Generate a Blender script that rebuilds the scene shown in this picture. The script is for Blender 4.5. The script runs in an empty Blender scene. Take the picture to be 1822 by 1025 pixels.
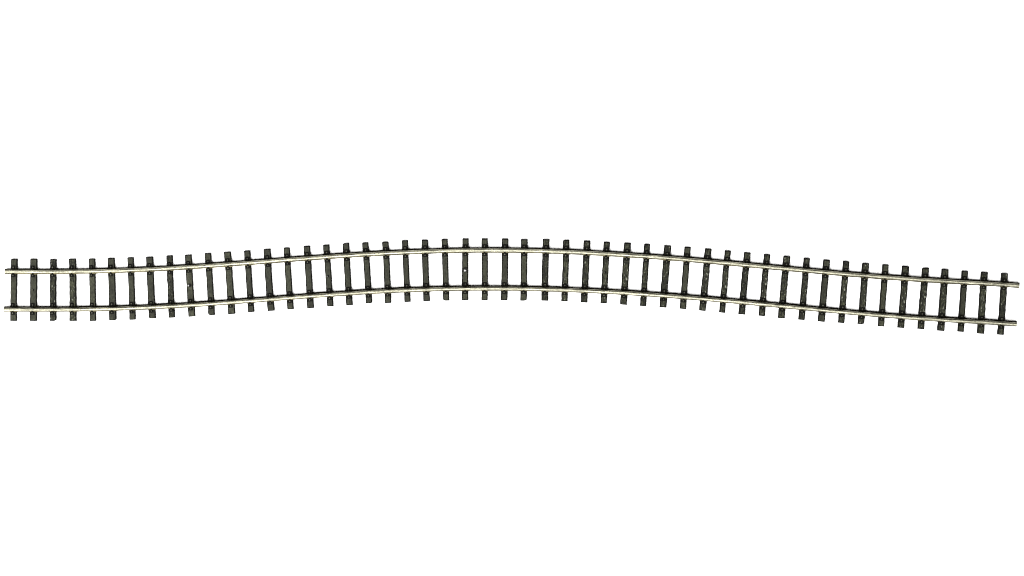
import bpy, bmesh, math, random
import numpy as np
from mathutils import Vector, Matrix, noise
PI = math.pi
S = 0.00025                    # metres per unit of the measured plan (16.5 mm gauge track)
LENS = 85.0
D = 1822 * S * LENS / 36.0     # camera height over the table
sc = bpy.context.scene
C = sc.collection

def P(px, py, z=0.0):
    """plan position (plan units, y down) of a point z units above the table -> world metres"""
    f = 1.0 - z * S / D
    return Vector(((px - 911.0) * S * f, (512.5 - py) * S * f, z * S))

# ------------------------------------------------------------------ materials
def mat(name):
    m = bpy.data.materials.new(name); m.use_nodes = True
    nt = m.node_tree
    return m, nt, nt.nodes['Principled BSDF']

def nd(nt, typ, **kw):
    n = nt.nodes.new(typ)
    for k, v in kw.items():
        if k in n.inputs: n.inputs[k].default_value = v
        else: setattr(n, k, v)
    return n

def ramp(nt, src, stops):
    r = nt.nodes.new('ShaderNodeValToRGB')
    e = r.color_ramp.elements
    e[0].position, e[0].color = stops[0][0], (*stops[0][1], 1)
    e[1].position, e[1].color = stops[-1][0], (*stops[-1][1], 1)
    for p, c in stops[1:-1]:
        x = e.new(p); x.color = (*c, 1)
    nt.links.new(src, r.inputs[0])
    return r

def plastic(name, stops, rough, spec, bump, coarse, streak=1.0, flecks=None):
    """moulded, weathered sleeper plastic; bump in plan units"""
    m, nt, b = mat(name)
    tc = nd(nt, 'ShaderNodeTexCoord'); oi = nd(nt, 'ShaderNodeObjectInfo')
    mp = nd(nt, 'ShaderNodeMapping')
    mp.inputs['Scale'].default_value = (1 / S, streak / S, 1 / S)
    mul = nd(nt, 'ShaderNodeMath', operation='MULTIPLY'); mul.inputs[1].default_value = 57.0
    nt.links.new(oi.outputs['Random'], mul.inputs[0])
    add = nd(nt, 'ShaderNodeVectorMath', operation='ADD')
    nt.links.new(tc.outputs['Object'], mp.inputs[0])
    nt.links.new(mp.outputs[0], add.inputs[0]); nt.links.new(mul.outputs[0], add.inputs[1])
    n1 = nd(nt, 'ShaderNodeTexNoise', Scale=coarse, Detail=5.0, Roughness=0.68)
    nt.links.new(add.outputs[0], n1.inputs['Vector'])
    r = ramp(nt, n1.outputs['Fac'], stops)
    n2 = nd(nt, 'ShaderNodeTexNoise', Scale=0.07, Detail=2.0)
    nt.links.new(add.outputs[0], n2.inputs['Vector'])
    r2 = ramp(nt, n2.outputs['Fac'], [(0.3, (0.72,) * 3), (0.7, (1.25, 1.25, 1.2))])
    mx = nd(nt, 'ShaderNodeMix', data_type='RGBA', blend_type='MULTIPLY')
    mx.inputs[0].default_value = 1.0
    nt.links.new(r.outputs[0], mx.inputs[6]); nt.links.new(r2.outputs[0], mx.inputs[7])
    vr = nd(nt, 'ShaderNodeMapRange'); vr.inputs['To Min'].default_value = 0.55; vr.inputs['To Max'].default_value = 1.0
    nt.links.new(oi.outputs['Random'], vr.inputs['Value'])
    mv = nd(nt, 'ShaderNodeMix', data_type='RGBA', blend_type='MULTIPLY'); mv.inputs[0].default_value = 1.0
    nt.links.new(mx.outputs[2], mv.inputs[6]); nt.links.new(vr.outputs[0], mv.inputs[7])
    out = mv.outputs[2]
    if flecks:
        n3 = nd(nt, 'ShaderNodeTexNoise', Scale=flecks[0], Detail=3.0, Roughness=0.6)
        nt.links.new(add.outputs[0], n3.inputs['Vector'])
        r3 = ramp(nt, n3.outputs['Fac'], [(flecks[1], (0, 0, 0)), (flecks[1] + 0.06, (1, 1, 1))])
        m2 = nd(nt, 'ShaderNodeMix', data_type='RGBA')
        nt.links.new(r3.outputs[0], m2.inputs[0]); nt.links.new(out, m2.inputs[6])
        m2.inputs[7].default_value = (*flecks[2], 1)
        out = m2.outputs[2]
    nt.links.new(out, b.inputs['Base Color'])
    b.inputs['Roughness'].default_value = rough
    b.inputs['Specular IOR Level'].default_value = spec
    if bump:
        bp = nd(nt, 'ShaderNodeBump', Strength=1.0, Distance=bump * S)
        nt.links.new(n1.outputs['Fac'], bp.inputs['Height'])
        nt.links.new(bp.outputs[0], b.inputs['Normal'])
    return m

M = {}
M['top_smooth'] = plastic('sleeper_smooth_top', [(0.36, (0.008, 0.0085, 0.004)), (0.5, (0.018, 0.019, 0.011)), (0.64, (0.032, 0.034, 0.022))],
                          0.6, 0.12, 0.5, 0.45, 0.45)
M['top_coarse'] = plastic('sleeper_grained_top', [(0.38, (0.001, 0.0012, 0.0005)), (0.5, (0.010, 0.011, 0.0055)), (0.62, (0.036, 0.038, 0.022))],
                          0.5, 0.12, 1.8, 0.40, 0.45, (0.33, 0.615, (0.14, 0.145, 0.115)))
M['side'] = plastic('sleeper_dark_outline', [(0.3, (0.0015, 0.0015, 0.001)), (0.7, (0.004, 0.004, 0.0025))], 0.7, 0.05, 0.3, 0.3)  # dark outline and side shade painted into the edge colour; webs share it
M['clip'] = plastic('clip_black_plastic', [(0.3, (0.001, 0.001, 0.0008)), (0.7, (0.004, 0.004, 0.003))], 0.5, 0.05, 0.3, 0.6)
M['bolt'] = plastic('bolt_worn_grey', [(0.35, (0.012, 0.012, 0.008)), (0.65, (0.07, 0.07, 0.055))], 0.5, 0.15, 0.4, 0.4)

def metal(name, c0, c1, rough, bump):
    m, nt, b = mat(name)
    at = nd(nt, 'ShaderNodeAttribute', attribute_name='run')       # distance along / across the rail
    mp = nd(nt, 'ShaderNodeMapping'); mp.inputs['Scale'].default_value = (0.035, 1.3, 1.0)
    nt.links.new(at.outputs['Vector'], mp.inputs[0])
    n1 = nd(nt, 'ShaderNodeTexNoise', Scale=1.0, Detail=5.0, Roughness=0.65)
    nt.links.new(mp.outputs[0], n1.inputs['Vector'])
    mp2 = nd(nt, 'ShaderNodeMapping'); mp2.inputs['Scale'].default_value = (0.25, 0.35, 1.0)
    nt.links.new(at.outputs['Vector'], mp2.inputs[0])
    n2 = nd(nt, 'ShaderNodeTexNoise', Scale=1.0, Detail=4.0, Roughness=0.7)
    nt.links.new(mp2.outputs[0], n2.inputs['Vector'])
    mixf = nd(nt, 'ShaderNodeMix', data_type='FLOAT'); mixf.inputs[0].default_value = 0.3
    nt.links.new(n1.outputs['Fac'], mixf.inputs[2]); nt.links.new(n2.outputs['Fac'], mixf.inputs[3])
    r = ramp(nt, mixf.outputs[0], [(0.36, c0), (0.62, c1)])
    nt.links.new(r.outputs[0], b.inputs['Base Color'])
    b.inputs['Metallic'].default_value = 1.0
    rr = nd(nt, 'ShaderNodeMapRange'); rr.inputs['From Min'].default_value = 0.35; rr.inputs['From Max'].default_value = 0.65
    rr.inputs['To Min'].default_value = rough + 0.1; rr.inputs['To Max'].default_value = rough - 0.06
    nt.links.new(n2.outputs['Fac'], rr.inputs['Value']); nt.links.new(rr.outputs[0], b.inputs['Roughness'])
    bp = nd(nt, 'ShaderNodeBump', Strength=1.0, Distance=bump * S)
    nt.links.new(n1.outputs['Fac'], bp.inputs['Height']); nt.links.new(bp.outputs[0], b.inputs['Normal'])
    return m
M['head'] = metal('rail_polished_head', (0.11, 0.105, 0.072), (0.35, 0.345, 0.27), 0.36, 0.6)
M['foot'] = metal('rail_dark_foot', (0.010, 0.009, 0.005), (0.075, 0.066, 0.038), 0.24, 0.6)  # oxidised foot, darkened further to paint in the shade beside the head
m, nt, b = mat('nail_bright_steel')
b.inputs['Base Color'].default_value = (0.11, 0.11, 0.107, 1); b.inputs['Metallic'].default_value = 1.0
b.inputs['Roughness'].default_value = 0.38
M['nail'] = m
m, nt, b = mat('white_paper')
tc = nd(nt, 'ShaderNodeTexCoord'); n1 = nd(nt, 'ShaderNodeTexNoise', Scale=900.0, Detail=3.0)
nt.links.new(tc.outputs['Object'], n1.inputs['Vector'])
r = ramp(nt, n1.outputs['Fac'], [(0.3, (0.90, 0.90, 0.90)), (0.7, (0.93, 0.93, 0.93))])
nt.links.new(r.outputs[0], b.inputs['Base Color'])
b.inputs['Roughness'].default_value = 0.9; b.inputs['Specular IOR Level'].default_value = 0.1
M['paper'] = m

# ------------------------------------------------------------------ helpers
def link(name, me, mats, parent=None, M4=None):
    for x in mats: me.materials.append(M[x])
    o = bpy.data.objects.new(name, me); C.objects.link(o)
    if parent: o.parent = parent
    if M4 is not None: o.matrix_local = M4
    return o

# ------------------------------------------------------------------ ground
me = bpy.data.meshes.new('ground')
g = 2.5
me.from_pydata([(-g, -g, 0), (g, -g, 0), (g, g, 0), (-g, g, 0)], [], [(0, 1, 2, 3)])
ground = link('ground', me, ['paper'])
ground['kind'] = 'structure'
ground['label'] = 'plain white seamless paper under the track'

# ------------------------------------------------------------------ the track
track = bpy.data.objects.new('model_railway_track', None); C.objects.link(track)
track.empty_display_size = 0.02
track['label'] = 'gently curved length of model railway flexible track, two nickel coloured rails on dark plastic sleepers'
track['category'] = 'model track'

# sleepers: upper end x,y  lower end x,y  width
SL = [
(25.0,460.7,23.5,571.3,11.4),(59.6,460.5,58.7,571.3,12.4),(94.5,461.2,93.9,571.3,11.3),(128.3,460.5,129.1,571.3,12.4),
(163.1,460.2,164.8,571.3,11.1),(197.2,459.1,200.2,570.3,12.6),(231.8,457.9,235.3,569.2,11.0),(265.7,456.9,270.7,567.1,12.5),
(301.1,454.6,305.5,565.5,11.1),(334.5,453.4,341.0,563.6,12.1),(369.4,450.5,376.1,561.0,11.6),(404.2,448.1,411.9,559.0,12.6),
(439.3,445.8,446.6,555.5,11.3),(474.7,443.0,482.1,553.4,12.6),(509.7,440.4,516.7,550.8,11.3),(545.5,437.7,552.2,548.5,12.0),
(580.1,435.4,587.5,545.5,11.3),(615.2,432.5,621.7,543.2,11.7),(649.6,431.4,656.5,539.9,11.5),(685.4,430.0,690.3,539.4,11.6),
(720.2,427.5,724.9,537.5,10.9),(755.8,426.5,759.0,536.0,11.8),(790.9,425.4,793.8,535.2,11.1),(828.3,424.4,827.5,534.3,11.5),
(862.2,424.4,862.2,534.3,11.2),(898.6,424.6,896.8,534.3,12.0),(932.8,425.6,931.5,535.3,11.8),(971.8,425.6,969.2,535.3,12.1),
(1007.4,426.7,1004.1,536.2,11.5),(1044.6,428.3,1039.2,538.5,12.0),(1079.8,430.5,1074.1,539.7,11.4),(1116.8,432.1,1109.4,542.4,12.2),
(1151.7,434.2,1144.2,544.8,10.7),(1188.4,436.7,1179.5,547.3,12.5),(1223.7,439.5,1215.1,549.9,11.3),(1260.3,442.5,1249.9,553.2,12.1),
(1295.2,445.8,1284.8,556.6,10.8),(1330.3,449.3,1319.9,559.7,11.8),(1365.2,452.5,1355.6,562.4,10.9),(1400.5,455.6,1390.5,566.6,12.0),
(1435.8,459.1,1426.2,569.4,11.1),(1471.3,462.3,1461.5,572.6,12.0),(1506.1,464.8,1496.9,574.8,11.2),(1540.6,468.3,1532.0,577.0,12.0),
(1576.3,470.6,1567.7,581.0,11.1),(1611.6,473.5,1603.1,583.6,12.0),(1647.5,476.3,1638.7,585.7,12.0),(1682.1,478.8,1674.2,588.9,12.6),
(1717.4,482.0,1709.6,590.6,11.2),(1752.1,484.1,1745.3,594.0,12.2),(1787.9,486.2,1780.6,595.9,11.5)]
UP = [(7.9,482.9),(60,483),(123,482.8),(180,482.0),(239,480.0),(344,473.9),(470,465.6),(569,457.4),(700,449.2),(760,446.9),(813,445.6),(870,445.3),
      (918,445.6),(955,446.2),(1029,448.4),(1134,454.7),(1204,460.1),(1276,466.0),(1378,476.0),(1417,479.2),(1522,488.8),(1591,493.9),
      (1698,500.9),(1814,507.9)]
LO = [(6.5,549.9),(60,550),(123,549.7),(180,549.0),(239,547.3),(360,540.4),(470,532.7),(569,525.2),(699,516.2),(760,513.9),(813,512.9),(870,512.8),
      (918,513.3),(952,513.9),(1025,515.6),(1130,521.3),(1199,526.4),(1269,532.0),(1376,542.4),(1410,545.7),(1515,555.6),(1586,561.5),
      (1729,571.4),(1809.5,576.4)]
def curve(pts, deg=9):
    x = np.array([p[0] for p in pts]); y = np.array([p[1] for p in pts])
    t = (x - 911) / 911
    w = np.ones(len(x)); w[0] = w[-1] = 3
    c = np.polyfit(t, y, deg, w=w)
    return lambda q: float(np.polyval(c, (q - 911) / 911))
fu, fl = curve(UP), curve(LO)

SH = 7.0                      # sleeper height
RB = 7.35                     # underside of the rail foot
# rail section: across (+ = towards the top of the picture), height above RB
PROFILE = [(-4.7,0.0),(-4.7,0.75),(-3.9,1.15),(-1.5,2.4),(-1.1,3.2),(-1.1,6.2),(-1.6,7.1),(-2.75,7.6),(-2.9,8.0),(-2.9,8.5),(-2.5,9.2),(-1.8,9.75),(-0.7,10.1),
           (0.7,10.1),(1.8,9.75),(2.5,9.2),(2.9,8.5),(2.9,8.0),(2.75,7.6),(1.6,7.1),(1.1,6.2),(1.1,3.2),(1.5,2.4),(3.9,1.15),(4.7,0.75),(4.7,0.0)]
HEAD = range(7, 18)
def rail(f, x0, x1, seed, lean):
    n = 420; K = len(PROFILE)
    vs, fs, mi, run = [], [], [], []
    e = 0.5
    for i in range(n + 1):
        q = x0 + (x1 - x0) * i / n
        wob = 0.16 * noise.noise(Vector((q * 0.02, seed, 0)))
        tx, ty = 2 * e, f(q + e) - f(q - e)
        L = math.hypot(tx, ty); nx, ny = ty / L, -tx / L          # towards the top of the picture
        for (a, z) in PROFILE:
            aa = (a * (1.05 if z < 2 else 0.97)) + wob - lean * z / 10.0
            v = P(q + nx * aa, f(q) + ny * aa, RB + z)
            vs.append(v); run.append((q, a + (z if a > 0 else -z) * 0.5, seed * 9.0))
    for i in range(n):
        for k in range(K):
            k2 = (k + 1) % K
            fs.append((i * K + k, i * K + k2, (i + 1) * K + k2, (i + 1) * K + k))
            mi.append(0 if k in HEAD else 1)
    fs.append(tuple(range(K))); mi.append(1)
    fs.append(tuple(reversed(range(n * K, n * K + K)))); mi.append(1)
    me = bpy.data.meshes.new('rail'); me.from_pydata([tuple(v) for v in vs], [], fs)
    at = me.attributes.new('run', 'FLOAT_VECTOR', 'POINT')
    at.data.foreach_set('vector', [c for r in run for c in r])
    for p, m_ in zip(me.polygons, mi): p.material_index = m_; p.use_smooth = True
    bm = bmesh.new(); bm.from_mesh(me); bmesh.ops.recalc_face_normals(bm, faces=bm.faces); bm.to_mesh(me); bm.free()
    me.set_sharp_from_angle(angle=math.radians(38))
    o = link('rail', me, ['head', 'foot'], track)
    return o
rail(fu, 7.9, 1814, 1.3, 0.3)
rail(fl, 6.5, 1809.5, 4.7, 0.75)

def sleeper(i, w, L, chips):
    """local x across, y along (towards the top of the picture), metres"""
    rnd = random.Random(100 + i)
    rough = (1 if i in (2, 3, 8) else 0) if i < 27 else (0 if i in (34, 44, 48, 41) else 1)
    ins = 1.45 + 0.5 * min(1, i / 26.0)  # width of the painted dark outline round the top
    ys = [-L/2, -L/2 + ins] + [(-L/2 + ins) + (L - 2 * ins) * k / 46 for k in range(1, 46)] + [L/2 - ins, L/2]
    us = [-1, -1 + 2.0 / w * ins, -0.45, -0.15, 0.15, 0.45, 1 - 2.0 / w * ins, 1]
    nu, nv = len(us), len(ys)
    wa = 0.20 + 0.14 * rough
    vs, fs, mi = [], [], []
    bend = rnd.uniform(-0.5, 0.5)
    tap = rnd.uniform(-0.02, 0.02)
    for v, y in enumerate(ys):
        t = y / (L / 2)
        el = wa * noise.noise(Vector((y * 0.13, i * 3.1, 0))) * 2
        er = wa * noise.noise(Vector((y * 0.13, i * 3.1, 9))) * 2
        ww = w * (1 + tap * t)
        if abs(t) < 0.62: ww *= 0.975
        for u, a in enumerate(us):
            x = a * ww / 2 + bend * (1 - t * t) + (el if a < 0 else er) * abs(a)
            yy = y
            border = u in (0, nu - 1) or v in (0, nv - 1)
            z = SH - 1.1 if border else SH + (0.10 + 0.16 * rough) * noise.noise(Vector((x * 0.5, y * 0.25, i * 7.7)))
            for (cx, cy, amt) in chips:                       # broken corners
                d = (1 - abs(a - cx) / 0.75); dy = 1 - abs(y - cy * L / 2) / 4.0
                if d > 0 and dy > 0:
                    yy -= cy * amt * d * min(1, dy); 
                    x -= cx * amt * 0.5 * max(0, dy) * d
            vs.append((x * S, yy * S, z * S))
    idx = lambda u, v: v * nu + u
    for v in range(nv - 1):
        for u in range(nu - 1):
            fs.append((idx(u, v), idx(u + 1, v), idx(u + 1, v + 1), idx(u, v + 1)))
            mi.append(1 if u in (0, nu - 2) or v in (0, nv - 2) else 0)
    ring = [idx(u, 0) for u in range(nu)] + [idx(nu - 1, v) for v in range(1, nv)] + \
           [idx(u, nv - 1) for u in range(nu - 2, -1, -1)] + [idx(0, v) for v in range(nv - 2, 0, -1)]
    base = len(vs)
    for r_ in ring:
        x, y, z = vs[r_]; vs.append((x, y, 0.0))
    n = len(ring)
    for k in range(n):
        k2 = (k + 1) % n
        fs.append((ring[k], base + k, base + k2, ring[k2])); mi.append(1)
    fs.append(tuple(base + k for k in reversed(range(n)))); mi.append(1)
    me = bpy.data.meshes.new('sleeper'); me.from_pydata(vs, [], fs)
    for p, m_ in zip(me.polygons, mi): p.material_index = m_; p.use_smooth = True
    me.set_sharp_from_angle(angle=math.radians(25))
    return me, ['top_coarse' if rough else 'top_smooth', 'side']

def box(bm, x0, x1, y0, y1, z0, z1, mi=0, ins=0.25):
    c = [(x0, y0, z0), (x1, y0, z0), (x1, y1, z0), (x0, y1, z0),
         (x0, y0, z1 - ins), (x1, y0, z1 - ins), (x1, y1, z1 - ins), (x0, y1, z1 - ins),
         (x0 + ins, y0 + ins, z1), (x1 - ins, y0 + ins, z1), (x1 - ins, y1 - ins, z1), (x0 + ins, y1 - ins, z1)]
    v = [bm.verts.new(p) for p in c]
    for f in [(3, 2, 1, 0), (0, 1, 5, 4), (1, 2, 6, 5), (2, 3, 7, 6), (3, 0, 4, 7), (4, 5, 9, 8), (5, 6, 10, 9), (6, 7, 11, 10), (7, 4, 8, 11), (8, 9, 10, 11)]:
        bm.faces.new([v[k] for k in f]).material_index = mi

def lathe(bm, cx, cy, prof, mi=0, n=20, sx=1.0, sy=1.0):
    rows = []
    for r_, z in prof:
        rows.append([bm.verts.new((cx + sx * r_ * math.cos(2*PI*k/n), cy + sy * r_ * math.sin(2*PI*k/n), z)) for k in range(n)] if r_ > 1e-6
                    else [bm.verts.new((cx, cy, z))])
    for a, b_ in zip(rows, rows[1:]):
        for k in range(n):
            k2 = (k + 1) % n
            if len(a) == 1: f = [a[0], b_[k], b_[k2]]
            elif len(b_) == 1: f = [a[k], a[k2], b_[0]]
            else: f = [a[k], a[k2], b_[k2], b_[k]]
            fc = bm.faces.new(f); fc.material_index = mi; fc.smooth = True

def fin(bm):
    bmesh.ops.recalc_face_normals(bm, faces=bm.faces)
    bmesh.ops.scale(bm, vec=(S, S, S), verts=bm.verts)
    me = bpy.data.meshes.new('m'); bm.to_mesh(me); bm.free()
    me.set_sharp_from_angle(angle=math.radians(35))
    return me

# a fastener: origin at the rail foot's edge, +y away from the rail, z from the sleeper's base
def fastener_mesh(kind):
    bm = bmesh.new()
    box(bm, -4.0, 4.0, 0.1, 5.9, SH - 0.6, SH + 0.75, 0, 0.35)                       # plate
    if kind == 0:                                                                   # squarish clip with an open corner
        lathe(bm, 0.0, 2.7, [(2.9, SH + .4), (2.8, SH + 1.5), (2.2, SH + 1.9), (1.5, SH + 1.5), (1.2, SH + .95)], 0)
    else:
        lathe(bm, 0.2, 2.5, [(3.1, SH + .4), (3.0, SH + 1.6), (2.3, SH + 2.0), (1.7, SH + 1.5), (1.3, SH + .95)], 0, sy=0.9)
    box(bm, -1.5, 1.5, -1.25, 1.0, SH + 1.75, SH + 2.7, 0, 0.35)                     # lip over the rail foot
    lathe(bm, 0.15, 2.7, [(1.45, SH + .8), (1.4, SH + 1.35), (0.9, SH + 1.75), (0.0, SH + 1.9)], 1, 14)   # bolt head
    return fin(bm)
FM = [fastener_mesh(0), fastener_mesh(1)]
for f_ in FM:
    f_.name = 'fastener'; f_.materials.append(M['clip']); f_.materials.append(M['bolt'])

def small(kind):
    bm = bmesh.new()
    if kind == 'nail':
        lathe(bm, 0, 0, [(5.0, SH - .4), (4.8, SH + .45), (4.2, SH + .5), (3.9, SH + .1)], 0, 28)
        lathe(bm, 0, -0.6, [(3.9, SH - .2), (3.8, SH + .9), (3.0, SH + 1.7), (1.7, SH + 2.3), (0.0, SH + 2.6)], 1, 28)
    else:                                  # a moulded nail hole: raised rim, dark pit, pale dome for its highlight
        lathe(bm, 0, 0, [(1.9, SH - .4), (1.8, SH + .4), (1.3, SH + .6), (0.9, SH + .3), (0.7, SH + .1), (0, SH + .08)], 0, 18)
        lathe(bm, -1.5, 0.2, [(1.5, SH - .2), (1.4, SH + .4), (0.8, SH + .9), (0, SH + 1.1)], 1, 14, sx=0.8)  # pale dome standing in for the small highlight beside the pit
    return fin(bm)

CH = {5: [(1, -1, 1.0)], 2: [(1, -1, 1.2)], 7: [(-1, -1, 1.4)], 10: [(-1, -1, 1.2)], 22: [(-1, -1, 1.0)], 26: [(1, -1, 1.2)], 19: [(1, 1, 1.0)], 18: [(1, -1, .8)],
      21: [(1, 1, 1.0)], 14: [(1, 1, .8)], 43: [(1, -1, 1.2)], 46: [(-1, 1, 1.0)], 28: [(-1, 1, .8)], 24: [], 17: [(-1, 1, .8)]}
HOLES = {1: ('hole', 515.7), 9: ('hole', 507.6), 16: ('hole', 491.3), 23: ('nail', 480.0), 30: ('hole', 484.5), 37: ('hole', 504.5)}
for i, (x0, y0, x1, y1, w) in enumerate(SL):
    a = P(x0, y0, SH); b_ = P(x1, y1, SH)
    mid = (a + b_) / 2; d = a - b_; L = math.hypot(d.x, d.y) / S
    rot = math.atan2(-d.x, d.y)
    me, mats = sleeper(i, w, L, CH.get(i, []))
    SM = Matrix.Translation((mid.x, mid.y, 0)) @ Matrix.Rotation(rot, 4, 'Z')
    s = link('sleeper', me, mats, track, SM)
    cx, cy = (x0 + x1) / 2, (y0 + y1) / 2
    for f in (fu, fl):
        # plan position where sleeper axis meets the rail
        yy = f(cx)
        for _ in range(4):
            t = (yy - y0) / (y1 - y0); xx = x0 + (x1 - x0) * t; yy = f(xx)
        slope = f(xx + 1) - f(xx - 1)
        ra = math.atan2(-slope, 2)
        off = -1.1 * max(0.0, 1 - i / 16.0)
        for sd in (1, -1):
            v = SM.inverted() @ P(xx, yy, SH)
            M4 = Matrix.Translation((v.x, v.y, 0)) @ Matrix.Rotation(ra - rot + (0 if sd == 1 else PI), 4, 'Z') \
                 @ Matrix.Translation((off * sd * S, 4.55 * S, 0))
            o = bpy.data.objects.new('rail_fastener', FM[0 if sd == 1 else 1]); C.objects.link(o)
            o.parent = s; o.matrix_local = M4
    if i in HOLES:
        k, yy = HOLES[i]
        t = (yy - y0) / (y1 - y0)
        v = SM.inverted() @ P(x0 + (x1 - x0) * t, yy, SH)
        o = link('track_nail' if k == 'nail' else 'nail_hole', small(k), ['clip', 'nail'] if k == 'nail' or i in (9, 16) else ['clip', 'bolt'], s,
                 Matrix.Translation((v.x, v.y, 0)))
        if i == 9: o.scale = (1.7, 1.7, 1.0)
        if k == 'nail': o['label'] = 'bright round steel nail head in the middle of this sleeper'
# moulded webs joining neighbouring sleepers under alternate rails
for i in range(len(SL) - 1):
    f = fu if i % 2 == 0 else fl
    def cross(k):
        x0, y0, x1, y1, w = SL[k]; xx = (x0 + x1) / 2
        for _ in range(4): xx = x0 + (x1 - x0) * (f(xx) - y0) / (y1 - y0)
        return xx, w
    (xa, wa), (xb, wb) = cross(i), cross(i + 1)
    a0, b0 = xa + wa / 2 - 0.4, xb - wb / 2 + 0.4
    vs, fs = [], []
    N = 6
    for k in range(N + 1):
        q = a0 + (b0 - a0) * k / N
        for (c_, z) in [(-3.2, 1.5), (-3.2, 6.3), (5.3, 6.3), (5.3, 1.5)]:
            vs.append(tuple(P(q, f(q) - c_, z)))
    for k in range(N):
        for j in range(4):
            fs.append((k * 4 + j, k * 4 + (j + 1) % 4, (k + 1) * 4 + (j + 1) % 4, (k + 1) * 4 + j))
    fs += [(0, 1, 2, 3), (N * 4 + 3, N * 4 + 2, N * 4 + 1, N * 4)]
    me = bpy.data.meshes.new('joining_web'); me.from_pydata(vs, [], fs)
    bm = bmesh.new(); bm.from_mesh(me); bmesh.ops.recalc_face_normals(bm, faces=bm.faces); bm.to_mesh(me); bm.free()
    link('joining_web', me, ['side'], track)

# ------------------------------------------------------------------ light: studio soft boxes
w = bpy.data.worlds.new('World'); sc.world = w; w.use_nodes = True
w.node_tree.nodes['Background'].inputs[0].default_value = (1, 1, 1, 1)
w.node_tree.nodes['Background'].inputs[1].default_value = 0.05
def soft(name, loc, target, sx, sy, power, col):
    l = bpy.data.lights.new(name, 'AREA'); l.shape = 'RECTANGLE'; l.size = sx; l.size_y = sy; l.energy = power; l.color = col
    o = bpy.data.objects.new(name, l); C.objects.link(o); o.location = loc
    o.rotation_euler = (Vector(target) - Vector(loc)).to_track_quat('-Z', 'Y').to_euler()
soft('softbox_light', (-0.32, -0.45, 1.35), (-0.1, 0, 0), 1.7, 0.9, 78, (1, 0.995, 0.98))
soft('softbox_light', (-0.75, -0.9, 0.9), (-0.1, 0, 0), 0.9, 0.6, 18, (1, 0.99, 0.97))

# ------------------------------------------------------------------ camera
cam = bpy.data.cameras.new('Camera'); co = bpy.data.objects.new('Camera', cam); C.objects.link(co)
co.location = (0, 0, D); cam.lens = LENS; cam.sensor_width = 36.0; cam.clip_start = 0.05; cam.clip_end = 50
sc.camera = co
sc.view_settings.view_transform = 'Standard'; sc.view_settings.look = 'None'
sc.view_settings.exposure = 0.0; sc.view_settings.gamma = 1.0; sc.view_settings.use_curve_mapping = False
sc.render.engine = 'CYCLES'
sc.cycles.pixel_filter_type = 'BLACKMAN_HARRIS'; sc.cycles.filter_width = 1.1
